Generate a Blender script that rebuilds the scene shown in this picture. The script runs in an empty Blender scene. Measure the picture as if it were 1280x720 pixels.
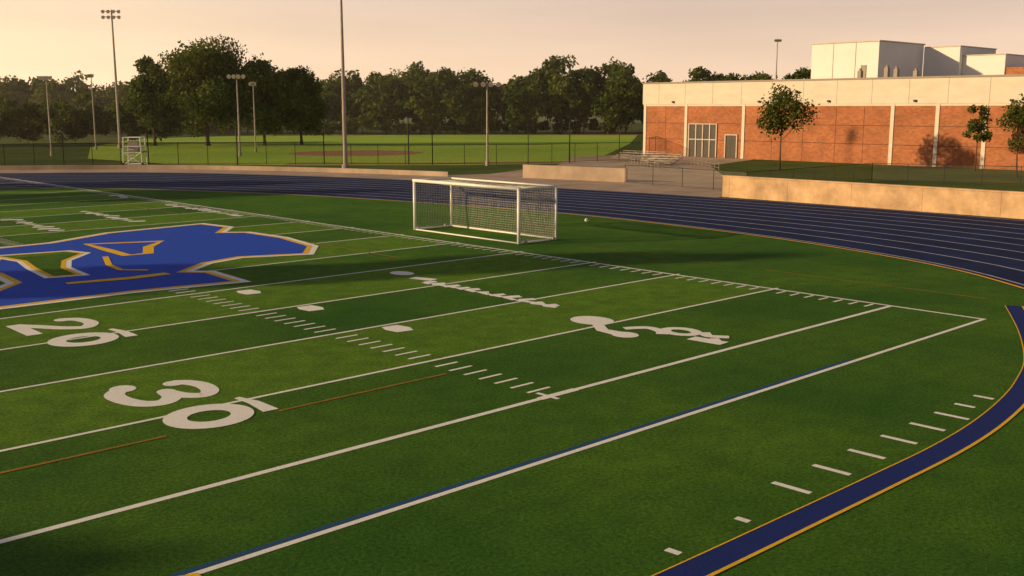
import bpy, math, random
import numpy as np
from mathutils import Vector
rnd=random.Random(7)
sc=bpy.context.scene
COL=bpy.context.collection
sc.view_settings.view_transform='Standard'; sc.view_settings.look='None'; sc.view_settings.exposure=0

# World frame: X runs across the football field (along the yard lines), Y runs along the sideline.
SUN_AZ=150.0; SUN_EL=15.0

# ------------------------------------------------------------------ materials
def newmat(name):
    m=bpy.data.materials.new(name); m.use_nodes=True
    nt=m.node_tree; b=nt.nodes['Principled BSDF']
    return m,nt,b
def N(nt,t,**k):
    n=nt.nodes.new(t)
    for a,v in k.items(): setattr(n,a,v)
    return n
def L(nt,a,b): nt.links.new(a,b)
def coords(nt,scale=(1,1,1)):
    tc=N(nt,'ShaderNodeTexCoord'); mp=N(nt,'ShaderNodeMapping'); mp.inputs['Scale'].default_value=scale
    L(nt,tc.outputs['Object'],mp.inputs['Vector']); return mp.outputs['Vector']
def noise(nt,vec,scale,detail=4,rough=.55):
    n=N(nt,'ShaderNodeTexNoise'); n.inputs['Scale'].default_value=scale; n.inputs['Detail'].default_value=detail
    n.inputs['Roughness'].default_value=rough; L(nt,vec,n.inputs['Vector']); return n.outputs['Fac']
def ramp(nt,fac,stops,interp='LINEAR'):
    r=N(nt,'ShaderNodeValToRGB'); r.color_ramp.interpolation=interp
    e=r.color_ramp.elements
    while len(e)<len(stops): e.new(.5)
    for i,(p,c) in enumerate(stops):
        e[i].position=p; e[i].color=(c[0],c[1],c[2],1) if not isinstance(c,(int,float)) else (c,c,c,1)
    L(nt,fac,r.inputs['Fac']); return r.outputs['Color']
def mix(nt,fac,a,b,mode='MIX'):
    m=N(nt,'ShaderNodeMix',data_type='RGBA',blend_type=mode)
    for s,v in ((m.inputs[0],fac),(m.inputs[6],a),(m.inputs[7],b)):
        if isinstance(v,(int,float)): s.default_value=v
        elif isinstance(v,tuple): s.default_value=(v[0],v[1],v[2],1)
        else: L(nt,v,s)
    return m.outputs[2]
def math_(nt,op,a,b=None):
    m=N(nt,'ShaderNodeMath',operation=op)
    for i,v in enumerate((a,b)):
        if v is None: continue
        if isinstance(v,(int,float)): m.inputs[i].default_value=v
        else: L(nt,v,m.inputs[i])
    return m.outputs[0]
def bump(nt,b,h,strength,dist):
    n=N(nt,'ShaderNodeBump'); n.inputs['Strength'].default_value=strength; n.inputs['Distance'].default_value=dist
    L(nt,h,n.inputs['Height']); L(nt,n.outputs['Normal'],b.inputs['Normal'])
def simple(name,c1,c2=None,scale=3,rough=.7,metal=0,spec=.3,bmp=0,vec_scale=(1,1,1),stain=0):
    m,nt,b=newmat(name)
    c2=c2 or tuple(x*.75 for x in c1)
    v=coords(nt,vec_scale); f=noise(nt,v,scale,6,.65)
    c=ramp(nt,f,[(.3,c2),(.7,c1)])
    if stain:
        s=noise(nt,v,stain,6,.7); c=mix(nt,.7,c,ramp(nt,s,[(.35,.62),(.65,1.25)]),'MULTIPLY')
    L(nt,c,b.inputs['Base Color'])
    b.inputs['Roughness'].default_value=rough; b.inputs['Metallic'].default_value=metal
    b.inputs['Specular IOR Level'].default_value=spec
    if bmp: bump(nt,b,f,bmp,.02)
    return m

def turf_mat():
    m,nt,b=newmat('artificial_turf'); v=coords(nt)
    sep=N(nt,'ShaderNodeSeparateXYZ'); L(nt,v,sep.inputs[0])
    t=math_(nt,'DIVIDE',math_(nt,'SUBTRACT',sep.outputs['Y'],16.45),4.572)
    band=math_(nt,'FLOORED_MODULO',math_(nt,'FLOOR',t),2.0)
    band=math_(nt,'MULTIPLY',band,math_(nt,'GREATER_THAN',sep.outputs['Y'],16.45))
    band=math_(nt,'MULTIPLY',band,math_(nt,'LESS_THAN',sep.outputs['X'],33.0))
    big=noise(nt,v,.13,4); mid=noise(nt,v,1.3,5,.65); fine=noise(nt,v,13,3,.7); grain=noise(nt,v,55,2,.7)
    c=ramp(nt,big,[(.3,(.040,.150,.016)),(.7,(.120,.270,.022))])
    c=mix(nt,math_(nt,'MULTIPLY',band,.66),c,(.185,.370,.028))
    c=mix(nt,ramp(nt,mid,[(.35,0.0),(.75,.6)]),c,(.034,.110,.014))
    g=ramp(nt,fine,[(.3,.45),(.7,1.5)]); c=mix(nt,.85,c,g,'MULTIPLY')
    g2=ramp(nt,grain,[(.3,.4),(.7,1.6)]); c=mix(nt,.85,c,g2,'MULTIPLY')
    L(nt,c,b.inputs['Base Color']); b.inputs['Roughness'].default_value=.85; b.inputs['Specular IOR Level'].default_value=.08
    bump(nt,b,math_(nt,'ADD',grain,fine),1.0,.06)
    return m
def grass_mat(name,c1,c2,c3,s=.1):
    m,nt,b=newmat(name); v=coords(nt)
    f=noise(nt,v,s,5); g=noise(nt,v,2.2,6,.7)
    c=ramp(nt,f,[(.3,c1),(.55,c2),(.75,c3)])
    c=mix(nt,.8,c,ramp(nt,g,[(.3,.6),(.7,1.35)]),'MULTIPLY')
    L(nt,c,b.inputs['Base Color']); b.inputs['Roughness'].default_value=.9; b.inputs['Specular IOR Level'].default_value=.1
    bump(nt,b,g,.8,.15); return m
def paint_mat(name,col,wear=(.06,.10,.03),amount=.35):
    m,nt,b=newmat(name); v=coords(nt)
    f=noise(nt,v,30,4,.7); g=noise(nt,v,1.3,4,.6)
    w=math_(nt,'MULTIPLY',ramp(nt,f,[(.42,1.0),(.62,0.0)]),math_(nt,'MULTIPLY',ramp(nt,g,[(.3,.4),(.7,1.0)]),amount))
    L(nt,mix(nt,w,col,wear),b.inputs['Base Color']); b.inputs['Roughness'].default_value=.85
    b.inputs['Specular IOR Level'].default_value=.15
    bump(nt,b,f,.8,.03); return m
def brick_mat():
    m,nt,b=newmat('red_brick'); v=coords(nt)
    sep=N(nt,'ShaderNodeSeparateXYZ'); L(nt,v,sep.inputs[0])
    cmb=N(nt,'ShaderNodeCombineXYZ'); L(nt,math_(nt,'ADD',sep.outputs['Y'],sep.outputs['X']),cmb.inputs[0]); L(nt,sep.outputs['Z'],cmb.inputs[1])
    br=N(nt,'ShaderNodeTexBrick'); L(nt,cmb.outputs[0],br.inputs['Vector'])
    br.inputs['Scale'].default_value=1; br.inputs['Brick Width'].default_value=.4; br.inputs['Row Height'].default_value=.2
    br.inputs['Mortar Size'].default_value=.008
    br.inputs['Color1'].default_value=(.42,.145,.055,1); br.inputs['Color2'].default_value=(.30,.096,.038,1); br.inputs['Mortar'].default_value=(.32,.20,.13,1)
    f=noise(nt,v,.45,5); c=mix(nt,.6,br.outputs['Color'],ramp(nt,f,[(.3,.72),(.7,1.25)]),'MULTIPLY')
    L(nt,c,b.inputs['Base Color']); b.inputs['Roughness'].default_value=.85; return m
def leaf_mat(name,c1,c2,c3):
    m,nt,b=newmat(name); v=coords(nt)
    geo=N(nt,'ShaderNodeNewGeometry')
    f=noise(nt,v,.12,4)
    f2=math_(nt,'ADD',math_(nt,'MULTIPLY',f,.7),math_(nt,'MULTIPLY',geo.outputs['Random Per Island'],.3))
    c=ramp(nt,f2,[(.32,c1),(.5,c2),(.68,c3)])
    L(nt,c,b.inputs['Base Color']); b.inputs['Roughness'].default_value=.7; b.inputs['Specular IOR Level'].default_value=.15
    tr=N(nt,'ShaderNodeBsdfTranslucent'); L(nt,c,tr.inputs['Color'])
    mx=N(nt,'ShaderNodeMixShader'); mx.inputs[0].default_value=.35
    out=nt.nodes['Material Output']; L(nt,b.outputs[0],mx.inputs[1]); L(nt,tr.outputs[0],mx.inputs[2]); L(nt,mx.outputs[0],out.inputs[0])
    return m
def chain_mat(name,col,cell=.09,wire=.16):
    m,nt,b=newmat(name); b.inputs['Base Color'].default_value=(*col,1); b.inputs['Roughness'].default_value=.5; b.inputs['Metallic'].default_value=.3
    uv=N(nt,'ShaderNodeUVMap'); sep=N(nt,'ShaderNodeSeparateXYZ'); L(nt,uv.outputs[0],sep.inputs[0])
    def w(s):
        x=math_(nt,s,sep.outputs['X'],sep.outputs['Y'])
        return math_(nt,'LESS_THAN',math_(nt,'FRACT',math_(nt,'DIVIDE',x,cell)),wire)
    f=math_(nt,'MAXIMUM',w('ADD'),w('SUBTRACT'))
    tr=N(nt,'ShaderNodeBsdfTransparent'); mx=N(nt,'ShaderNodeMixShader'); L(nt,f,mx.inputs[0]); L(nt,tr.outputs[0],mx.inputs[1]); L(nt,b.outputs[0],mx.inputs[2])
    L(nt,mx.outputs[0],nt.nodes['Material Output'].inputs[0]); return m

M={}
M['turf']=turf_mat()
M['ground']=grass_mat('rough_grass',(.045,.080,.018),(.080,.120,.024),(.13,.13,.035))
M['ball']=grass_mat('outfield_grass',(.24,.42,.05),(.33,.50,.06),(.42,.51,.07),.04)
M['dirt']=simple('infield_dirt',(.38,.19,.10),(.28,.13,.07),.5,.95)
M['white']=paint_mat('white_turf_paint',(.92,.94,.94),amount=.20)
M['blue']=paint_mat('blue_turf_paint',(.014,.078,.66),(.02,.07,.16),.35)
M['bline']=paint_mat('blue_line_paint',(.02,.085,.28),(.02,.08,.06),.8)
M['navy']=paint_mat('navy_turf_paint',(.010,.026,.20),(.012,.03,.06),.4)
M['gold']=paint_mat('gold_turf_paint',(.90,.56,.03),(.2,.16,.03),.25)
M['orange']=paint_mat('orange_turf_paint',(.42,.20,.035),(.09,.14,.02),1.0)
M['track']=simple('navy_track_rubber',(.012,.027,.112),(.006,.015,.066),.8,.9,0,.12,.3,stain=.25)
M['lane']=paint_mat('track_lane_paint',(.60,.64,.74),(.05,.06,.14),.6)
M['conc']=simple('concrete',(.46,.36,.28),(.34,.26,.20),.4,.9,stain=.15)
M['wall']=simple('beige_block_wall',(.62,.42,.25),(.50,.33,.19),.7,.9,bmp=.2,stain=.35)
M['brick']=brick_mat()
M['stucco']=simple('white_stucco',(.72,.65,.56),(.60,.54,.47),.35,.9,vec_scale=(1,1,3))
M['stucco2']=simple('penthouse_panel',(.80,.78,.76),(.72,.71,.70),.3,.8)
M['coping']=simple('metal_coping',(.30,.25,.21),(.24,.20,.17),1,.5)
M['joint']=simple('brick_control_joint',(.16,.06,.04),(.12,.05,.03),1,.8)
M['glass']=simple('window_glass',(.10,.085,.075),(.06,.055,.05),.5,.15,0,.8)
M['frame']=simple('white_frame',(.58,.50,.44),None,1,.5)
M['roof']=simple('roof_membrane',(.3,.29,.28),None,.3,.9)
M['galv']=simple('galvanised_steel',(.34,.32,.30),(.24,.22,.20),2,.5,.6)
M['dark']=simple('dark_fence_post',(.03,.032,.03),(.02,.02,.02),2,.6)
M['goalw']=simple('white_aluminium',(.84,.84,.82),(.74,.74,.72),2,.35,0,.5)
M['net']=simple('net_cord',(.45,.45,.42),None,2,.8)
M['bark']=simple('bark',(.10,.07,.05),(.05,.035,.025),3,.95,bmp=.4)
M['leaf']=leaf_mat('leaf_dark',(.030,.060,.010),(.075,.120,.018),(.16,.17,.026))
M['leaf2']=leaf_mat('leaf_young',(.05,.08,.015),(.10,.125,.025),(.17,.15,.035))
M['chainb']=chain_mat('black_chain_link',(.02,.022,.02),.09,.15)
M['chaing']=chain_mat('galvanised_chain_link',(.16,.15,.13),.09,.10)
M['black']=simple('black_plastic',(.02,.02,.02),None,3,.5)

# ------------------------------------------------------------------ geometry helpers
def mesh_obj(name,verts,faces,mat,parent=None,smooth=False,uvs=None):
    me=bpy.data.meshes.new(name); me.from_pydata([tuple(v) for v in verts],[],faces); me.update()
    if uvs is not None:
        ul=me.uv_layers.new(name='UVMap')
        for p in me.polygons:
            for li in p.loop_indices: ul.data[li].uv=uvs[me.loops[li].vertex_index]
    if mat: me.materials.append(mat)
    if smooth:
        for p in me.polygons: p.use_smooth=True
    o=bpy.data.objects.new(name,me); COL.objects.link(o)
    if parent: o.parent=parent
    return o
def empty(name):
    o=bpy.data.objects.new(name,None); COL.objects.link(o); o.empty_display_size=.5; return o
class Geo:
    def __init__(s): s.v=[];s.f=[]
    def add(s,v,f):
        n=len(s.v); s.v+= [tuple(x) for x in v]; s.f+=[tuple(i+n for i in q) for q in f]
    def box(s,x0,x1,y0,y1,z0,z1):
        v=[(x,y,z) for z in(z0,z1) for y in(y0,y1) for x in(x0,x1)]
        s.add(v,[(0,2,3,1),(4,5,7,6),(0,1,5,4),(2,6,7,3),(0,4,6,2),(1,3,7,5)])
    def tube(s,pts,rad,sides=6,cap=True):
        pts=[Vector(p) for p in pts]; k=len(pts)
        if isinstance(rad,(int,float)): rad=[rad]*k
        v=[]
        for i,p in enumerate(pts):
            d=(pts[min(i+1,k-1)]-pts[max(i-1,0)]).normalized()
            a=d.cross(Vector((0,0,1)) if abs(d.z)<.9 else Vector((1,0,0))).normalized(); b=d.cross(a)
            for j in range(sides):
                t=2*math.pi*j/sides; v.append(p+(a*math.cos(t)+b*math.sin(t))*rad[i])
        f=[]
        for i in range(k-1):
            for j in range(sides):
                f.append((i*sides+j,i*sides+(j+1)%sides,(i+1)*sides+(j+1)%sides,(i+1)*sides+j))
        if cap: f.append(tuple(range(sides))[::-1]); f.append(tuple((k-1)*sides+j for j in range(sides)))
        s.add(v,f)
    def ribbon(s,pts,w,z,closed=False):
        p=[Vector((a[0],a[1])) for a in pts]; k=len(p); v=[]
        for i in range(k):
            if closed: a,b=p[(i-1)%k],p[(i+1)%k]
            else: a,b=p[max(i-1,0)],p[min(i+1,k-1)]
            d=(b-a).normalized(); n=Vector((-d.y,d.x))
            ww=w[i] if isinstance(w,(list,tuple)) else w
            v+= [(p[i]+n*ww/2).to_3d()+Vector((0,0,z)),(p[i]-n*ww/2).to_3d()+Vector((0,0,z))]
        f=[(2*i,2*i+1,2*i+3,2*i+2) for i in range(k-1)]
        if closed: f.append((2*k-2,2*k-1,1,0))
        s.add(v,f)
    def ellipse(s,cx,cy,rx,ry,z,n=24,rot=0):
        v=[]
        for i in range(n):
            t=2*math.pi*i/n; x=rx*math.cos(t); y=ry*math.sin(t)
            v.append((cx+x*math.cos(rot)-y*math.sin(rot),cy+x*math.sin(rot)+y*math.cos(rot),z))
        s.add(v,[tuple(range(n))])
    def obj(s,name,mat,parent=None,smooth=False): return mesh_obj(name,s.v,s.f,mat,parent,smooth)
def poly(name,pts,z,mat,parent=None): return mesh_obj(name,[(p[0],p[1],z) for p in pts],[tuple(range(len(pts)))],mat,parent)
def spline(pts,per=8):
    out=[]; P=[Vector(p) for p in pts]; n=len(P)
    for i in range(n-1):
        p0=P[max(i-1,0)];p1=P[i];p2=P[i+1];p3=P[min(i+2,n-1)]
        for j in range(per):
            t=j/per
            out.append(.5*((2*p1)+(p2-p0)*t+(2*p0-5*p1+4*p2-p3)*t*t+(3*p1-p0-3*p2+p3)*t**3))
    out.append(P[-1]); return out
def resample(pts,n):
    d=[0]
    for a,b in zip(pts,pts[1:]): d.append(d[-1]+(b-a).length)
    out=[];j=0
    for i in range(n):
        t=d[-1]*i/(n-1)
        while j<len(d)-2 and d[j+1]<t: j+=1
        s=(t-d[j])/max(1e-6,d[j+1]-d[j]); out.append(pts[j].lerp(pts[j+1],s))
    return out

# ------------------------------------------------------------------ ground & surfaces
mesh_obj('ground',[(-1500,-1500,-.03),(2500,-1500,-.03),(2500,2500,-.03),(-1500,2500,-.03)],[(0,1,2,3)],M['ground'])
poly('turf_field',[(-60,-40),(50,-40),(52,10),(51,25),(51,45),(48,65),(42,82),(34,93),(22,106),(-60,130)],0,M['turf'])
inner=spline([(2,112),(14,105),(22,99),(28.4,93),(33.3,88),(38,80),(42.7,69),(45.8,56),(47.2,46),(47.1,38),(46.3,31),(44.9,25),(42.6,19),(39.6,14.7),(36,10.5),(31,5),(26,0)],8)
outer=spline([(8,131),(22,123),(34.8,114.5),(47.5,104),(55.5,89),(60,75),(62.5,60.5),(64.2,49),(65,38),(65,28),(63.5,18),(60,8),(54,-2),(46,-12)],8)
NS=90
I=resample(inner,NS); O=resample(outer,NS)
g=Geo(); v=[];f=[]
for a,b in zip(I,O): v+=[(a.x,a.y,.004),(b.x,b.y,.004)]
g.add(v,[(2*i,2*i+1,2*i+3,2*i+2) for i in range(NS-1)]); g.obj('running_track',M['track'])
g=Geo()
for k in range(0,10):
    t=.03+k*.105
    g.ribbon([a.lerp(b,t) for a,b in zip(I,O)],.11,.009)
g.obj('track_lane_marking',M['lane'])
g=Geo(); g.ribbon([a.lerp(b,.008) for a,b in zip(I,O)],.16,.013); g.obj('track_edge_marking',M['gold'])
ap=[]; OO=[p for p in O if p.y>46]
for i,p in enumerate(OO):
    a=OO[max(i-1,0)];b=OO[min(i+1,len(OO)-1)]; d=(b-a).normalized(); n=Vector((-d.y,d.x))
    if n.x<0: n=-n
    ap.append(p+n*6)
g=Geo(); v=[]
for a,b in zip(OO,ap): v+=[(a.x-.3,a.y-.3,-.012),(b.x,b.y,-.012)]
g.add(v,[(2*i,2*i+1,2*i+3,2*i+2) for i in range(len(OO)-1)]); g.obj('concrete_path',M['conc'])
poly('plaza_pavement',[(66,47),(80,56),(100,73),(116.5,78),(116.5,99),(104,99),(88,86),(71,79),(62,82),(64,60)],-.008,M['conc'])
poly('baseball_outfield',[(56,119),(66,106),(80,94),(96,86),(112,100),(150,128),(205,172),(178,205),(140,235),(96,222),(70,180),(54,140)],-.02,M['ball'])
g=Geo(); g.ellipse(90,130,10,10,-.012,30); g.obj('baseball_infield_dirt',M['dirt'])
g=Geo(); g.ribbon([(150,224),(175,205),(200,178),(206,170)],9,-.012); g.ribbon([(66,110),(80,98.5),(94,90)],3.5,-.010); g.obj('warning_track_dirt',M['dirt'])

# ------------------------------------------------------------------ football markings
US=33.0; UN=-15.8; W0=16.45; YD=4.572
g=Geo(); Z=.006
def seg(x0,y0,x1,y1,w,z=Z): g.ribbon([(x0,y0),(x1,y1)],w,z)
seg(UN,W0,US-.08,W0,.16)
for k in range(1,20): seg(UN,W0+YD*k,US-.08,W0+YD*k,.12)
seg(UN,13.35,US+.1,13.35,.13)                # end line
seg(US,13.35,US,W0+YD*20,.14,.0075)          # sideline
seg(UN,13.35,UN,W0+YD*20,.14,.0075)
nyd=int(YD*20/.5715)
for k in range(nyd):
    y=W0+.5715*k
    if k%8==0:
        if k>0: seg(US-.1,y,US+.25,y,.14,.0082)
        continue
    for x0,x1 in ((US-.75,US-.15),(16.45,17.2),(.2,.85),(UN+.2,UN+.85)):
        seg(x0,y,x1,y,.10)
seg(16.3,W0,17.5,W0,.22,.0082); seg(16.6,W0-.3,16.6,W0+.4,.12,.0084)
for i,x in enumerate([11.9,13.7,15.55,16.9,18.2,19.5,20.75,21.9,22.9,23.9]):
    seg(x,9.0 if i<8 else 9.3,x-.02,9.75 if i>1 else 9.25,.14)
g.obj('field_line_marking',M['white'])
g=Geo(); g.ribbon([(6,13.50),(US-8,13.50)],.13,.0055); g.obj('blue_line_marking',M['bline'])
g=Geo()
for a,b,c,d in ((-10,19.7,8.8,19.7),(11.4,19.7,16.2,19.7),(36.7,14.8,36.7,23.8),(36.7,26,36.5,27.5),(36.5,29,36.5,34),(27.8,36.9,27.8,48),(29.5,60,29.5,72)):
    g.ribbon([(a,b),(c,d)],.10,.010)
g.obj('orange_line_marking',M['orange'])

def numeral(g,ox,oy,first):
    z=.0095
    if first==3:
        P=spline([(9.75+ox,23.95+oy),(9.30+ox,23.5+oy),(9.25+ox,22.9+oy),(9.45+ox,22.3+oy),(9.85+ox,22.1+oy),(10.2+ox,22.4+oy),(10.3+ox,22.85+oy)],7)
        g.ribbon(P,.46,z)
        P=spline([(10.3+ox,22.85+oy),(10.45+ox,22.35+oy),(10.8+ox,22.05+oy),(11.1+ox,22.3+oy),(11.2+ox,22.85+oy),(11.05+ox,23.35+oy),(10.75+ox,23.6+oy)],7)
        g.ribbon(P,.42,z+.0006)
        g.ellipse(9.65+ox,23.85+oy,.30,.34,z+.0012,20); g.ellipse(10.3+ox,22.9+oy,.22,.26,z+.0014,18); g.ellipse(10.75+ox,23.5+oy,.25,.25,z+.0016,18)
    else:
        g.ribbon([(9.3+ox,23.9+oy),(9.3+ox,22.0+oy)],.46,z)
        P=spline([(9.35+ox,23.7+oy),(9.8+ox,23.1+oy),(10.3+ox,22.4+oy),(10.8+ox,22.1+oy),(11.15+ox,22.5+oy),(11.2+ox,23.0+oy),(11.05+ox,23.5+oy),(10.7+ox,23.75+oy)],7)
        g.ribbon(P,.44,z+.0006); g.ellipse(10.7+ox,23.7+oy,.25,.25,z+.0016,18)
    ring=[(10.1+ox+.72*math.cos(t),20.4+oy+.66*math.sin(t)) for t in [2*math.pi*i/36 for i in range(36)]]
    g.ribbon(ring,.50,z+.002,True)
    g.ribbon([(11.25+ox,21.3+oy),(11.35+ox,20.7+oy),(11.3+ox,19.85+oy)],[.16,.28,.38],z+.003)
g=Geo(); numeral(g,0,0,3); numeral(g,.95,9.5,2); numeral(g,1.2,28.6,3)
g.obj('yard_number_marking',M['white'])
g=Geo()
z=.0095
for x,y in ((18.5,33.7),(18.45,29.5),(18.6,24.9)):
    g.add([(x-.34,y-.42,z),(x+.2,y-.5,z),(x+.38,y-.1,z),(x+.30,y+.45,z),(x-.25,y+.5,z),(x-.4,y+.1,z)],[(0,1,2,3,4,5)])
g.ellipse(23.8,21.7,.62,.75,z+.001,24); g.ribbon([(23.5,21.2),(22.95,20.5),(22.95,19.8)],[.35,.4,.55],z+.002); g.ellipse(22.95,19.6,.38,.42,z+.003)
g.ribbon(spline([(23.6,20.2),(24.2,19.8),(24.1,19.2),(23.8,18.9)],5),.36,z+.004)
g.ribbon([(24.5+.40*math.cos(t),18.75+.5*math.sin(t)) for t in [2*math.pi*i/20 for i in range(20)]],.34,z+.005,True)
g.ribbon(spline([(24.9,18.2),(24.6,17.8),(24.9,17.3)],5),.36,z+.006); g.ribbon([(24.0,18.0),(24.1,16.9)],.5,z+.007)
g.ribbon([(24.45,17.5),(24.2,17.2)],.25,z+.008)
g.ellipse(25.2,33.4,.42,.6,z+.001,20); g.ribbon([(24.8,32.2),(25.1,31.2)],.5,z+.002)
r2=random.Random(3); y=31.0
while y>24.2:
    w=r2.uniform(.35,.7)
    g.ribbon([(24.45+r2.uniform(-.1,.1),y),(25.0+r2.uniform(-.2,.1),y-w*.4)],r2.uniform(.25,.45),z+.003+r2.uniform(0,.002))
    g.ribbon([(24.5+r2.uniform(-.1,.1),y),(24.5+r2.uniform(-.1,.1),y-w)],.24,z+.006)
    y-=w+.08
for (y0,y1,x0) in ((68,60,25.4),(69,58,31.6),(79,76,31.9),(66,58,20.3)):
    y=y0
    while y>y1:
        w=r2.uniform(.5,1.1)
        g.ribbon([(x0+r2.uniform(-.3,.3),y),(x0+.5+r2.uniform(-.3,.4),y-w*.6)],r2.uniform(.3,.6),z+.003+r2.uniform(0,.002))
        y-=w+.15
g.obj('sideline_lettering_marking',M['white'])

# midfield logo
logo=empty('field_logo_marking')
blue=[(8,50.5),(15.7,52.4),(18.4,52.7),(22.2,54.9),(27.6,55.6),(27.9,53.4),(26.2,51.2),(27.4,50.2),(27.6,47),(26.9,43.2),(25.4,41.2),(22.7,42.3),(20.6,41.6),(18.6,39.8),(19.4,38.9),(19.2,36.3),(15.5,36.9),(8,36.9),(8,40.6),(11.9,40.0),(13.2,41.5),(13.4,44.4),(13.0,46.7),(8,46.9)]
def offset(pts,d):
    out=[];k=len(pts)
    for i in range(k):
        a=Vector(pts[i-1]);p=Vector(pts[i]);b=Vector(pts[(i+1)%k])
        n1=(p-a).normalized();n2=(b-p).normalized()
        m=Vector((-n1.y-n2.y,n1.x+n2.x)); 
        if m.length<1e-3: m=Vector((-n1.y,n1.x))
        m.normalize(); c=max(.5,m.dot(Vector((-n1.y,n1.x))))
        out.append(tuple(p+m*d/c))
    return out
def sgn(pts):
    ar=sum(pts[i-1][0]*pts[i][1]-pts[i][0]*pts[i-1][1] for i in range(len(pts))); return -1 if ar>0 else 1
sg=sgn(blue)
poly('white_outline',offset(blue,sg*.55),.012,M['white'],logo)
poly('gold_outline',offset(blue,sg*.26),.016,M['gold'],logo)
poly('blue_letter',blue,.020,M['blue'],logo)
def counter(pts,z,inner):
    poly('counter_white',offset(pts,sgn(pts)*.42),z,M['white'],logo); poly('counter_gold',offset(pts,sgn(pts)*.2),z+.004,M['gold'],logo); poly('counter_fill',pts,z+.008,inner,logo)
def gold_loop(pts,z,w):
    g=Geo(); g.ribbon(pts,w,z,True); g.obj('gold_loop',M['gold'],logo)
gold_loop([(19.4,51.2),(22.6,49.8),(21.2,48.2),(20.2,46.0),(19.2,46.0),(19.3,48.4)],.024,.5)
counter([(14.9,49.6),(17.6,49.1),(17.9,48.1),(16.4,46.3),(15.6,44.2),(15.4,42.0),(14.6,42.2),(14.9,45.0),(15.3,47.3)],.023,M['turf'])
g=Geo(); z=.034
g.ribbon([(14.3,40.0),(16.6,39.6),(18.2,39.7)],[.45,.6,.6],z); g.ribbon([(9,49.1),(12.9,49.2),(14.6,48.4)],.4,z)
g.ribbon([(18.3,46.2),(17.4,43.6),(17.2,41.9),(18.0,41.1)],.26,z)
g.obj('gold_inlay',M['gold'],logo)

# navy painted curve near right
nb=spline([(2,8.75),(8,8.62),(11.5,8.52),(14.3,8.48),(17,8.45),(19.5,8.45),(21.8,8.6),(24.2,8.95),(26.2,9.4),(28.5,10.1),(32,11.6),(36,13.6)],8)
g=Geo(); g.ribbon(nb,.52,.0100); g.obj('navy_curve_marking',M['navy'])
def side(c,d):
    out=[]
    for i,p in enumerate(c):
        a=c[max(i-1,0)];b=c[min(i+1,len(c)-1)];t=(b-a).normalized(); out.append(p+Vector((-t.y,t.x))*d)
    return out
g=Geo(); g.ribbon(side(nb,-.275),.07,.0135); g.ribbon(side(nb,.27),.03,.0135); g.obj('gold_curve_marking',M['gold'])
g=Geo(); g.add([(6.0,13.2,.012),(6.3,13.15,.012),(6.3,13.35,.012),(6.0,13.45,.012)],[(0,1,2,3)]); g.obj('gold_corner_marking',M['gold'])

# ------------------------------------------------------------------ soccer goal
def soccer_goal():
    e=empty('soccer_goal')
    x0,x1,y0,y1,H=34.9,37.5,36.75,45.0,2.72
    g=Geo()
    for y in (y0,y1):
        g.tube([(x0,y,0.02),(x0,y,H)],.085,10)
        g.tube([(x1,y,0.02),(x1,y,H)],.055,8)
        g.tube([(x0,y,H),(x1,y,H)],.055,8); g.tube([(x0,y,.06),(x1,y,.06)],.055,8)
    g.tube([(x0,y0-.08,H),(x0,y1+.08,H)],.085,10); g.tube([(x1,y0,H),(x1,y1,H)],.055,8)
    g.tube([(x1,y0,.06),(x1,y1,.06)],.055,8); g.tube([(x0,y0,.055),(x0,y1,.055)],.04,8)
    g.obj('frame',M['goalw'],e,True)
    n=Geo(); r=.0065; c=.12
    def frange(a,b,s):
        k=max(1,int(round((b-a)/s))); return [a+(b-a)*i/k for i in range(k+1)]
    for y in frange(y0,y1,c):
        sag=.05*math.sin((y-y0)*9)
        n.tube([(x0+.05,y,H-.02),((x0+x1)/2,y,H-.14+sag*.4),(x1,y,H-.03)],r,3,False)
        n.tube([(x1,y,H),(x1-.12+sag*.5,y,H*.5),(x1-.02,y,.05)],r,3,False)
    for x in frange(x0,x1,c): n.tube([(x,y0,H-.05),(x,(y0+y1)/2,H-.12),(x,y1,H-.05)],r,3,False)
    for z_ in frange(.06,H,c):
        n.tube([(x1-.1*math.sin(math.pi*z_/H),y0,z_),(x1-.12*math.sin(math.pi*z_/H),(y0+y1)/2,z_-.03),(x1-.1*math.sin(math.pi*z_/H),y1,z_)],r,3,False)
        for y in (y0,y1): n.tube([(x0,y,z_),(x1,y,z_)],r,3,False)
    for x in frange(x0,x1,c):
        for y in (y0,y1): n.tube([(x,y,.05),(x,y,H)],r,3,False)
    n.obj('net',M['net'],e)
    w=Geo()
    for y in (y0,y1):
        for x in (x0+.35,x1-.3): w.tube([(x,y-.12 if y==y0 else y+.12,.10),(x,y-.18 if y==y0 else y+.18,.10)],.095,12)
    w.obj('wheels',M['galv'],e)
soccer_goal()
def ball(x,y):
    bpy.ops.mesh.primitive_ico_sphere_add(subdivisions=3,radius=.12,location=(x,y,.125)); o=bpy.context.object; o.name='soccer_ball'
    o.data.materials.append(M['goalw']); o.data.materials.append(M['black'])
    ico=[(0,0,1)]+[(math.cos(t)*.894,math.sin(t)*.894,s*.447) for s,off in ((1,0),(-1,.628)) for t in [off+i*1.2566 for i in range(5)]]+[(0,0,-1)]
    for p in o.data.polygons:
        c=p.center.normalized(); p.use_smooth=True
        if max(c.dot(Vector(q)) for q in ico)>.945: p.material_index=1
ball(44.7,41.3)

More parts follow.
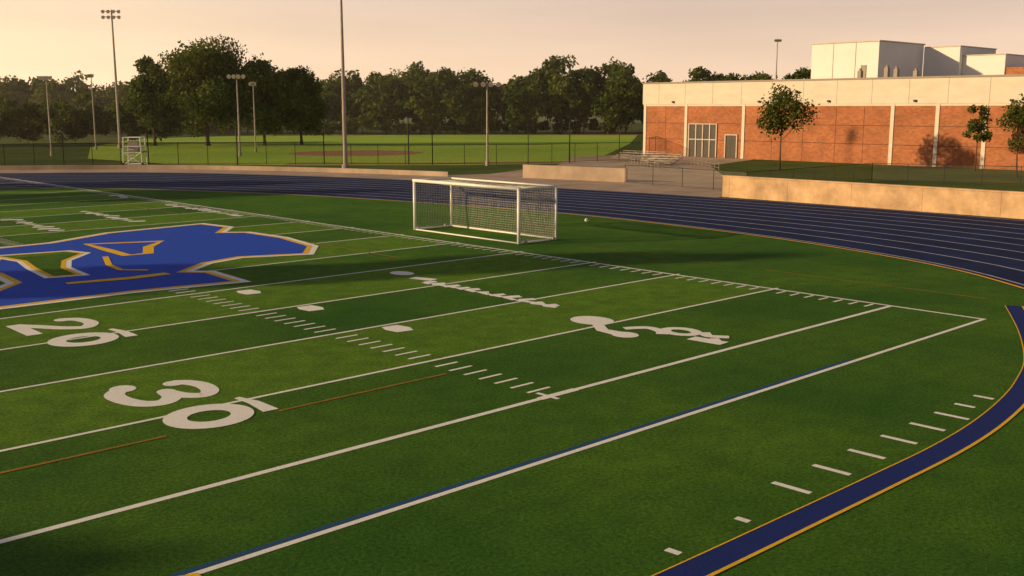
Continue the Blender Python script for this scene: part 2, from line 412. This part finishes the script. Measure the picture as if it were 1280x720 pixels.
# ------------------------------------------------------------------ walls
g=Geo(); g.box(65.5,65.8,15,46.6,-.03,1.5); 
e=empty('beige_wall'); g.obj('wall_body',M['wall'],e)
g=Geo(); g.box(65.44,65.86,14.9,46.66,1.503,1.6); 
for y in range(16,47,5): g.box(65.485,65.5-.001,y,y+.05,0,1.49)
g.obj('wall_cap',M['wall'],e)
e=empty('concrete_retaining_wall'); g=Geo()
a=Vector((69.6,72.6));b=Vector((71.8,61.5)); d=(b-a).normalized(); n=Vector((-d.y,d.x))*.15
for (p,q) in ((a,b),):
    v=[p+n,p-n,q-n,q+n]; g.add([(c.x,c.y,-.03) for c in v]+[(c.x,c.y,1.25) for c in v],[(0,1,5,4),(1,2,6,5),(2,3,7,6),(3,0,4,7),(4,5,6,7)])
g.obj('wall_body',M['conc'],e)
kw=[p for p in ap if p.y>78]; g=Geo(); v=[];f=[]
for i,p in enumerate(kw):
    for dz in (-.03,.45): v.append((p.x,p.y,dz))
    for dz in (.45,-.03): v.append((p.x+.15,p.y+.2,dz))
for i in range(len(kw)-1):
    for j in range(3): f.append((4*i+j,4*i+4+j,4*i+5+j,4*i+1+j))
g.add(v,f); g.obj('low_wall',M['conc'])

# ------------------------------------------------------------------ fences
def fence(name,pts,H,step,mat,post,rail=True,pr=.04,tallevery=0,tall=0):
    e=empty(name); g=Geo(); v=[];f=[];uv=[];s=0
    for p,q in zip(pts,pts[1:]):
        p=Vector(p);q=Vector(q);Ln=(q-p).length;k=max(1,int(Ln/step))
        for i in range(k+1):
            c=p.lerp(q,i/k); h=H+.05
            if tallevery and i%tallevery==0: h=tall
            g.tube([(c.x,c.y,-.03),(c.x,c.y,h)],pr if h<H+.1 else pr*1.4,6)
        if rail:
            g.tube([(p.x,p.y,H),(q.x,q.y,H)],pr*.75,5)
            g.tube([(p.x,p.y,.12),(q.x,q.y,.12)],pr*.5,5)
        n=len(v); v+=[(p.x,p.y,.05),(q.x,q.y,.05),(q.x,q.y,H),(p.x,p.y,H)]; uv+=[(s,0),(s+Ln,0),(s+Ln,H),(s,H)]; f.append((n,n+1,n+2,n+3)); s+=Ln
    g.obj('posts_and_rails',post,e); mesh_obj('mesh_panel',v,f,mat,e,uvs=uv)
    return e
fence('chain_link_fence',[(36,126),(53,119),(69.3,106.8)],2.6,3,M['chainb'],M['dark'],tallevery=3,tall=3.6)
fence('chain_link_fence',[(69.3,106.8),(78,97),(87.1,90.1),(104.4,87.2)],2.3,3,M['chainb'],M['dark'],tallevery=4,tall=4.2)
fence('outfield_fence',[(130,242),(147,229),(180,205),(205,186),(214.7,176.9),(190,140),(150,112),(112,92)],2.6,4,M['chainb'],M['dark'])
fence('chain_link_fence',[(71,61),(70,47.5),(90,47.5),(96,30)],1.6,3,M['chaing'],M['dark'],pr=.03)
g=Geo(); e=empty('netting_posts')
for x,y,h in ((70.5,104.5,6.6),(76,99,5.6),(61,112.6,4.6),(93,88.9,5)): g.tube([(x,y,-.03),(x,y,h)],[.09,.07],8)
g.obj('posts',M['dark'],e)

def railing(pts):
    e=empty('steel_railing'); g=Geo()
    for p,q in zip(pts,pts[1:]):
        p=Vector(p);q=Vector(q);k=max(1,int((q-p).length/1.5))
        for z_ in (.35,.7,1.05): g.tube([(p.x,p.y,z_),(q.x,q.y,z_)],.035,5)
        for i in range(k+1):
            c=p.lerp(q,i/k); g.tube([(c.x,c.y,-.02),(c.x,c.y,1.05)],.035,5)
    g.obj('rails',M['galv'],e)
railing([(88,71),(96,82),(102,80)]); railing([(92,66),(99,75)])
def bleacher(x,y,L_=7):
    e=empty('aluminium_bleacher'); g=Geo()
    for r in range(4):
        g.box(x+r*.7,x+r*.7+.28,y,y+L_,.42+r*.25,.46+r*.25); g.box(x+r*.7+.3,x+r*.7+.58,y,y+L_,.2+r*.25,.23+r*.25)
    for k in range(4):
        yy=y+k*L_/3.001
        g.tube([(x+.1,yy,0),(x+2.6,yy,.95)],.03,5)
        for r in range(4): g.tube([(x+r*.7+.14,yy,-.02),(x+r*.7+.14,yy,.42+r*.25)],.03,5)
    g.obj('seats_and_frame',M['galv'],e)
bleacher(101,82); bleacher(97,76.5,5)

# ------------------------------------------------------------------ school building
def building():
    e=empty('brick_school_building')
    UX=117.2; Y1=97.4; Y0=18.0; XB=175
    g=Geo(); g.box(UX,XB,Y0,Y1,-.03,7.1); g.obj('brick_walls',M['brick'],e)
    g=Geo(); g.box(UX-.12,XB+.1,Y0-.1,Y1+.12,7.103,9.95); g.obj('white_parapet_band',M['stucco'],e)
    g=Geo(); g.box(UX-.22,XB+.2,Y0-.2,Y1+.22,9.953,10.15); g.obj('roof_coping',M['coping'],e)
    g=Geo(); g.box(UX+.5,XB-.5,Y0+.5,Y1-.5,10.153,10.18); g.obj('roof',M['roof'],e)
    g=Geo()
    ys=[97.1,89.8,80.4,59.7,54.3,48.9,43.5,38.1,32.7,27.3,21.9]
    for y in ys: g.box(UX-.10,UX-.002,y-.22,y+.22,-.02,7.1)
    g.box(UX-.05,UX-.004,Y0,Y1,6.85,7.098)
    g.obj('pilasters',M['stucco'],e)
    g=Geo()
    for y in (93.4,76,71.5,67,63.3): g.box(UX-.012,UX-.003,y-.03,y+.03,0,6.7)
    for z_ in (2.3,4.5): g.box(UX-.03,UX-.0035,Y0,Y1,z_,z_+.07)
    g.obj('brick_joints',M['joint'],e)
    g=Geo()
    for y in np.arange(Y0+3,Y1,4.6): g.box(UX-.128,UX-.121,y-.025,y+.025,7.15,9.9)
    g.obj('panel_joints',M['coping'],e)
    g=Geo()
    for y in (92,78,68,57,46.2): g.box(UX-.35,UX-.13,y-.15,y+.15,7.3,7.55)
    g.obj('wall_lights',M['black'],e)
    g=Geo(); g.box(UX-.06,UX-.0045,84.6,89.2,.0,4.4); g.obj('entrance_glass',M['glass'],e)
    g=Geo()
    for y in (84.6,85.7,86.85,88.0,89.2): g.box(UX-.16,UX-.061,y-.08,y+.08,0,4.5)
    for z_ in (2.3,4.4): g.box(UX-.15,UX-.062,84.5,89.3,z_,z_+.13)
    g.box(UX-.18,UX-.005,81.2,81.35,0,3.0); g.box(UX-.18,UX-.005,83.05,83.2,0,3.0); g.box(UX-.18,UX-.005,81.2,83.2,3.003,3.15)
    g.obj('entrance_frames',M['frame'],e)
    g=Geo(); g.box(UX-.05,UX-.005,81.37,83.03,0,2.99); g.obj('doors',M['glass'],e)
    g=Geo(); g.box(135,148,71.3,81.5,10.18,15.5); g.box(148,160,66,71.2,10.18,15.1); g.box(149,160,60.1,65.95,10.18,13.8)
    g.box(152,160,50,56,10.18,12.8)
    g.obj('rooftop_penthouse',M['stucco2'],e)
    g=Geo(); g.box(134.85,148.15,71.15,81.65,15.503,15.68); g.box(147.9,160.1,65.9,71.1,15.103,15.25); g.box(148.9,160.1,60,65.85,13.803,13.95); g.obj('penthouse_coping',M['frame'],e)
    g=Geo(); g.box(149,156,56.6,59.9,10.18,12.1); g.obj('rooftop_brick_shaft',M['brick'],e)
    g=Geo()
    for y,h in ((66.5,12),(65.2,11.8),(62.6,11.5),(70.2,11.7)):
        g.box(128,128.6,y-.25,y+.25,10.19,h-.3); g.tube([(128.3,y,h-.35),(128.3,y,h)],.2,10)
    g.obj('rooftop_vents',M['coping'],e)
    g=Geo(); g.box(134.9,134.995,73,73.8,10.4,12.4)
    for y in (74.7,78.1): g.box(134.97,134.998,y-.04,y+.04,10.2,15.4)
    g.obj('penthouse_louvres',M['coping'],e)
building()

# ------------------------------------------------------------------ light poles
def floodlight(x,y,H,arm=2.6,rows=2,r=.22,mat='galv'):
    e=empty('floodlight_pole'); g=Geo(); g.tube([(x,y,-.03),(x,y,H*.5),(x,y,H)],[r,r*.8,r*.5],10)
    g.tube([(x,y,-.02),(x,y,.5)],r*1.7,10)
    ax=Vector((.73,-.68,0))
    for k in range(rows):
        z_=H-.25-k*.9; g.tube([Vector((x,y,z_))-ax*arm/2,Vector((x,y,z_))+ax*arm/2],.06,6)
    g.obj('pole_and_crossarms',M[mat],e)
    h=Geo(); fw=Vector((-.68,-.73,0))
    for k in range(rows):
        for j in range(4):
            c=Vector((x,y,H-.25-k*.9))+ax*(-arm/2+arm*j/3)
            h.tube([c+Vector((0,0,.1))-fw*.05,c+fw*.25+Vector((0,0,-.02)),c+fw*.45+Vector((0,0,-.12))],[.12,.24,.30],10)
    h.obj('lamp_heads',M['frame'],e)
floodlight(64.6,95.4,20.3,2.4,2,.24)
floodlight(72.4,173.4,22.5,2.6,2,.24)
floodlight(72.4,132.8,11.2,2.0,1,.14)
floodlight(81.2,90.8,9.6,2.6,1,.14)
floodlight(53.2,150.8,11,1.4,1,.13)
floodlight(80.8,143.3,10.5,.6,1,.12)
floodlight(190,122.8,20.6,1.0,1,.2)
floodlight(67,170,12,.6,1,.12)

def tower(x,y):
    e=empty('filming_scaffold'); g=Geo(); d=Vector((.73,-.68,0)); f=Vector((.68,.73,0)); o=Vector((x,y,0))
    def P(a,b,z_): return o+d*a+f*b+Vector((0,0,z_))
    for a in (-1.1,1.1):
        for b in (0,1.6): g.tube([P(a,b,0),P(a*.85,b,3.3)],.06,6)
    for z_ in (.3,1.6,2.3,3.3):
        for b in (0,1.6): g.tube([P(-1.05,b,z_),P(1.05,b,z_)],.05,6)
        for a in (-1,1): g.tube([P(a,0,z_),P(a,1.6,z_)],.05,6)
    g.tube([P(-1,0,.3),P(1,0,1.6)],.04,5); g.tube([P(1,0,.3),P(-1,0,1.6)],.04,5)
    for k in range(6): g.tube([P(-.3,-.15,.3+k*.33),P(.3,-.15,.3+k*.33)],.03,5)
    g.obj('scaffold_frame',M['goalw'],e)
    g=Geo(); g.add([P(-1.2,0,1.66),P(1.2,0,1.66),P(1.2,1.6,1.66),P(-1.2,1.6,1.66),P(-1.2,0,1.74),P(1.2,0,1.74),P(1.2,1.6,1.74),P(-1.2,1.6,1.74)],[(4,5,6,7),(0,1,5,4),(1,2,6,5),(2,3,7,6),(3,0,4,7),(0,3,2,1)])
    g.add([P(-.6,.4,1.75),P(.6,.4,1.75),P(.6,1.2,1.75),P(-.6,1.2,1.75),P(-.6,.4,2.9),P(.6,.4,2.9),P(.6,1.2,2.9),P(-.6,1.2,2.9)],[(4,5,6,7),(0,1,5,4),(1,2,6,5),(2,3,7,6),(3,0,4,7)])
    g.obj('deck_and_equipment_box',M['galv'],e)
    w=Geo()
    for a in (-1.1,1.1):
        w.tube([P(a-.08,0,.22),P(a+.08,0,.22)],.24,12)
    w.obj('wheels',M['black'],e)
tower(50,116.5)

# ------------------------------------------------------------------ trees
def crown(rs,cx,cy,z0,z1,w,ncl,nl,leaf,spread=.86):
    H=z1-z0; cz=(z0+z1)/2
    C=[];R=[]
    for i in range(ncl):
        while True:
            p=rs.uniform(-1,1,3)
            r=np.linalg.norm(p)
            if .25<r<1: break
        p=p*(.62+.38*rs.random())
        k=1-.35*max(0,p[2])
        C.append((cx+p[0]*w/2*k*spread,cy+p[1]*w/2*k*spread,cz+p[2]*H/2*.88)); R.append(w*rs.uniform(.11,.20))
    C=np.array(C);R=np.array(R)
    idx=rs.integers(0,ncl,nl)
    d=rs.normal(size=(nl,3)); d/=np.linalg.norm(d,axis=1)[:,None]
    rr=R[idx]*(rs.random(nl)**.4)*rs.choice([1,1,1,1.25],nl)
    P=C[idx]+d*rr[:,None]*np.array([1,1,.8])
    P[:,2]=np.maximum(P[:,2],.15)
    a=rs.normal(size=(nl,3)); a/=np.linalg.norm(a,axis=1)[:,None]
    b=np.cross(a,rs.normal(size=(nl,3))); b/=np.linalg.norm(b,axis=1)[:,None]
    s=(leaf*rs.uniform(.5,1.2,nl))[:,None]
    V=np.stack([P-a*s*.6,P+b*s*.35,P+a*s*.6,P-b*s*.35],1).reshape(-1,3)
    return V,C
def leaves_obj(name,V,mat,parent):
    me=bpy.data.meshes.new(name); nv=len(V); nf=nv//4
    me.vertices.add(nv); me.vertices.foreach_set('co',V.astype(np.float32).ravel())
    me.loops.add(nv); me.loops.foreach_set('vertex_index',np.arange(nv,dtype=np.int32))
    me.polygons.add(nf); me.polygons.foreach_set('loop_start',np.arange(0,nv,4,dtype=np.int32))
    me.update(calc_edges=True); me.materials.append(mat)
    o=bpy.data.objects.new(name,me); COL.objects.link(o); o.parent=parent; return o
def trunk(g,rs,x,y,H,z0,C,r,limbs=10):
    bend=rs.uniform(-.4,.4,2)
    top=(x+bend[0],y+bend[1],z0+(H-z0)*.55)
    g.tube([(x,y,-.05),(x+bend[0]*.3,y+bend[1]*.3,z0*.6),top],[r*1.25,r*.85,r*.35],8)
    for c in C[rs.permutation(len(C))[:limbs]]:
        t=rs.uniform(.25,1); s=Vector((x+bend[0]*t,y+bend[1]*t,z0*.7+(top[2]-z0*.7)*t)); c=Vector(c)
        g.tube([s,s.lerp(c,.5)+Vector((0,0,-.2)),c],[r*.4,r*.25,r*.08],5)
def tree(name,x,y,H,w,z0,n=9000,leaf=.35,ncl=34,mat='leaf',seed=1,r=None,limbs=14,spread=.86):
    rs=np.random.default_rng(seed); e=empty(name)
    V,C=crown(rs,x,y,z0,H,w,ncl,n,leaf,spread); leaves_obj('crown_foliage',V,M[mat],e)
    g=Geo(); trunk(g,rs,x,y,H,z0,C,r or H*.02,limbs); g.obj('trunk_and_limbs',M['bark'],e,True)
tree('broadleaf_tree',88.4,173.5,21.3,17,1.5,40000,.55,70,seed=3)
tree('broadleaf_tree',96,167,16.0,13,1.5,20000,.55,46,seed=4)
tree('broadleaf_tree',82,181,15.5,12,1.5,18000,.55,40,seed=5)
tree('broadleaf_tree',103,166,14.5,12,1.5,16000,.55,40,seed=6)
tree('young_tree',99.1,63.1,9.6,7.6,2.4,2800,.34,28,'leaf2',11,.09,22,.95)
tree('young_tree',112,47.4,7.4,3.8,2.0,1700,.3,18,'leaf2',12,.08,12)
tree('young_tree',105,40.4,8.4,5.4,2.0,2200,.3,22,'leaf2',13,.08,14)
# trees beside the stands that throw the long evening shadows across the turf
def q(qv,t=50): return (-.866*t+.5*qv, .5*t+.866*qv)
for i,(qq,t,H,w) in enumerate([(-22,42,14,12),(-10,40,13,11),(0,40,13.5,11),(8.5,40,13.5,10),(15.5,38,10.5,7),(43.5,42,19,8),(84,38,14,11),(96,45,15,12)]):
    x,y=q(qq,t)
    tree('broadleaf_tree',x,y,H,w,1.2,8000,.75,36,seed=30+i)
# distant belt of woodland, one object
def tree_belt():
    e=empty('distant_trees'); rs=np.random.default_rng(5); g=Geo(); VV=[]
    prof=[(0,13.2),(.22,13.6),(.3,15),(.4,15.5),(.47,15.8),(.5,14.2),(.58,14.8),(.62,17.6),(.7,18.6),(.74,15.2),(.78,15.4),(.81,17.8),(.92,17.5),(.96,16),(1.05,16.2),(1.4,16.5)]
    xs=[p[0] for p in prof]; hs=[p[1]*1.13 for p in prof]
    for row,(off,sp,hm) in enumerate(((0,6.0,.80),(7,6.0,.97),(15,6.2,1.02))):
        s=-.08
        while s<1.46:
            H=np.interp(s,xs,hs)*hm*rs.uniform(.86,1.08)
            x=75+140*s+off*.7+rs.uniform(-2,2); y=295-130*s+off*.7+rs.uniform(-2,2); w=rs.uniform(10,15)
            V,C=crown(rs,x,y,.3 if row==0 else 2,H,w,24,2300,.95); VV.append(V)
            if row==0: trunk(g,rs,x,y,H,2,C,.22,4)
            s+=sp/191*rs.uniform(.85,1.15)
    for k in range(20):
        x=48+2.2*k+rs.uniform(-1,1); y=203-1.6*k+rs.uniform(-2,3)
        if x>62: y+=14
        H=rs.uniform(6,10.5); V,C=crown(rs,x,y,.2,H,rs.uniform(7,9),16,2200,.55); VV.append(V)
    for k in range(30):
        t=k/29; x=96+112*t; y=246-66*t+4
        V,C=crown(rs,x,y,.0,rs.uniform(3,5.5),rs.uniform(6,8),10,700,.6); VV.append(V)
    leaves_obj('belt_foliage',np.concatenate(VV),M['leaf'],e); g.obj('belt_trunks',M['bark'],e)
tree_belt()

# evening haze lying over the ball field and woods
g=Geo(); g.box(20,420,135,460,-.5,45)
hm_=bpy.data.materials.new('evening_haze'); hm_.use_nodes=True; nt=hm_.node_tree
nt.nodes.remove(nt.nodes['Principled BSDF'])
vs=N(nt,'ShaderNodeVolumeScatter'); vs.inputs['Color'].default_value=(1,.92,.82,1); vs.inputs['Density'].default_value=.0006; vs.inputs['Anisotropy'].default_value=.2
L(nt,vs.outputs[0],nt.nodes['Material Output'].inputs['Volume'])
g.obj('haze',hm_)

# ------------------------------------------------------------------ world, sun, camera
w=bpy.data.worlds.new('World'); sc.world=w; w.use_nodes=True; nt=w.node_tree
bg=nt.nodes['Background']; out=nt.nodes['World Output']
sky=N(nt,'ShaderNodeTexSky'); sky.sky_type='NISHITA'; sky.sun_disc=False; sky.sun_elevation=math.radians(SUN_EL)
sky.sun_rotation=math.radians(90-SUN_AZ); sky.dust_density=3
L(nt,sky.outputs[0],bg.inputs['Color']); bg.inputs['Strength'].default_value=.010
tc=N(nt,'ShaderNodeTexCoord'); sp=N(nt,'ShaderNodeSeparateXYZ'); L(nt,tc.outputs['Generated'],sp.inputs[0])
grad=ramp(nt,sp.outputs['Z'],[(0,(1.15,.80,.52)),(.04,(1.0,.71,.50)),(.10,(.72,.54,.44)),(.3,(.22,.19,.20)),(1,(.055,.065,.10))])
dot=N(nt,'ShaderNodeVectorMath',operation='DOT_PRODUCT'); L(nt,tc.outputs['Generated'],dot.inputs[0])
dot.inputs[1].default_value=(math.cos(math.radians(95)),math.sin(math.radians(95)),.02)
glow=ramp(nt,dot.outputs['Value'],[(.55,0.0),(.8,.25),(1,1.0)])
glowc=mix(nt,1.0,glow,(.50,.36,.14),'MULTIPLY')
cl=N(nt,'ShaderNodeMapping'); cl.inputs['Scale'].default_value=(2,2,22); L(nt,tc.outputs['Generated'],cl.inputs['Vector'])
cf=ramp(nt,noise(nt,cl.outputs[0],1.6,5,.5),[(.35,.95),(.7,1.05)])
tot=mix(nt,1.0,mix(nt,1.0,grad,cf,'MULTIPLY'),glowc,'ADD')
bg2=N(nt,'ShaderNodeBackground'); L(nt,tot,bg2.inputs['Color']); bg2.inputs['Strength'].default_value=1.0
ad=N(nt,'ShaderNodeAddShader'); L(nt,bg.outputs[0],ad.inputs[0]); L(nt,bg2.outputs[0],ad.inputs[1]); L(nt,ad.outputs[0],out.inputs[0])

sd=bpy.data.lights.new('sun','SUN'); sd.energy=5; sd.angle=math.radians(1.0); sd.color=(1,.70,.36)
so=bpy.data.objects.new('sun',sd); COL.objects.link(so)
az=math.radians(SUN_AZ);el=math.radians(SUN_EL)
so.rotation_euler=Vector((math.cos(el)*math.cos(az),math.cos(el)*math.sin(az),math.sin(el))).to_track_quat('Z','Y').to_euler()

cd=bpy.data.cameras.new('camera'); cam=bpy.data.objects.new('camera',cd); COL.objects.link(cam); sc.camera=cam
cd.sensor_width=36; cd.lens=36*1300/1280; cd.clip_end=6000; cd.clip_start=.1
cam.location=(0,0,6.6)
th=math.atan(225/1300); ph=math.radians(46.85)
dirv=Vector((math.cos(th)*math.cos(ph),math.cos(th)*math.sin(ph),-math.sin(th)))
cam.rotation_euler=dirv.to_track_quat('-Z','Y').to_euler()
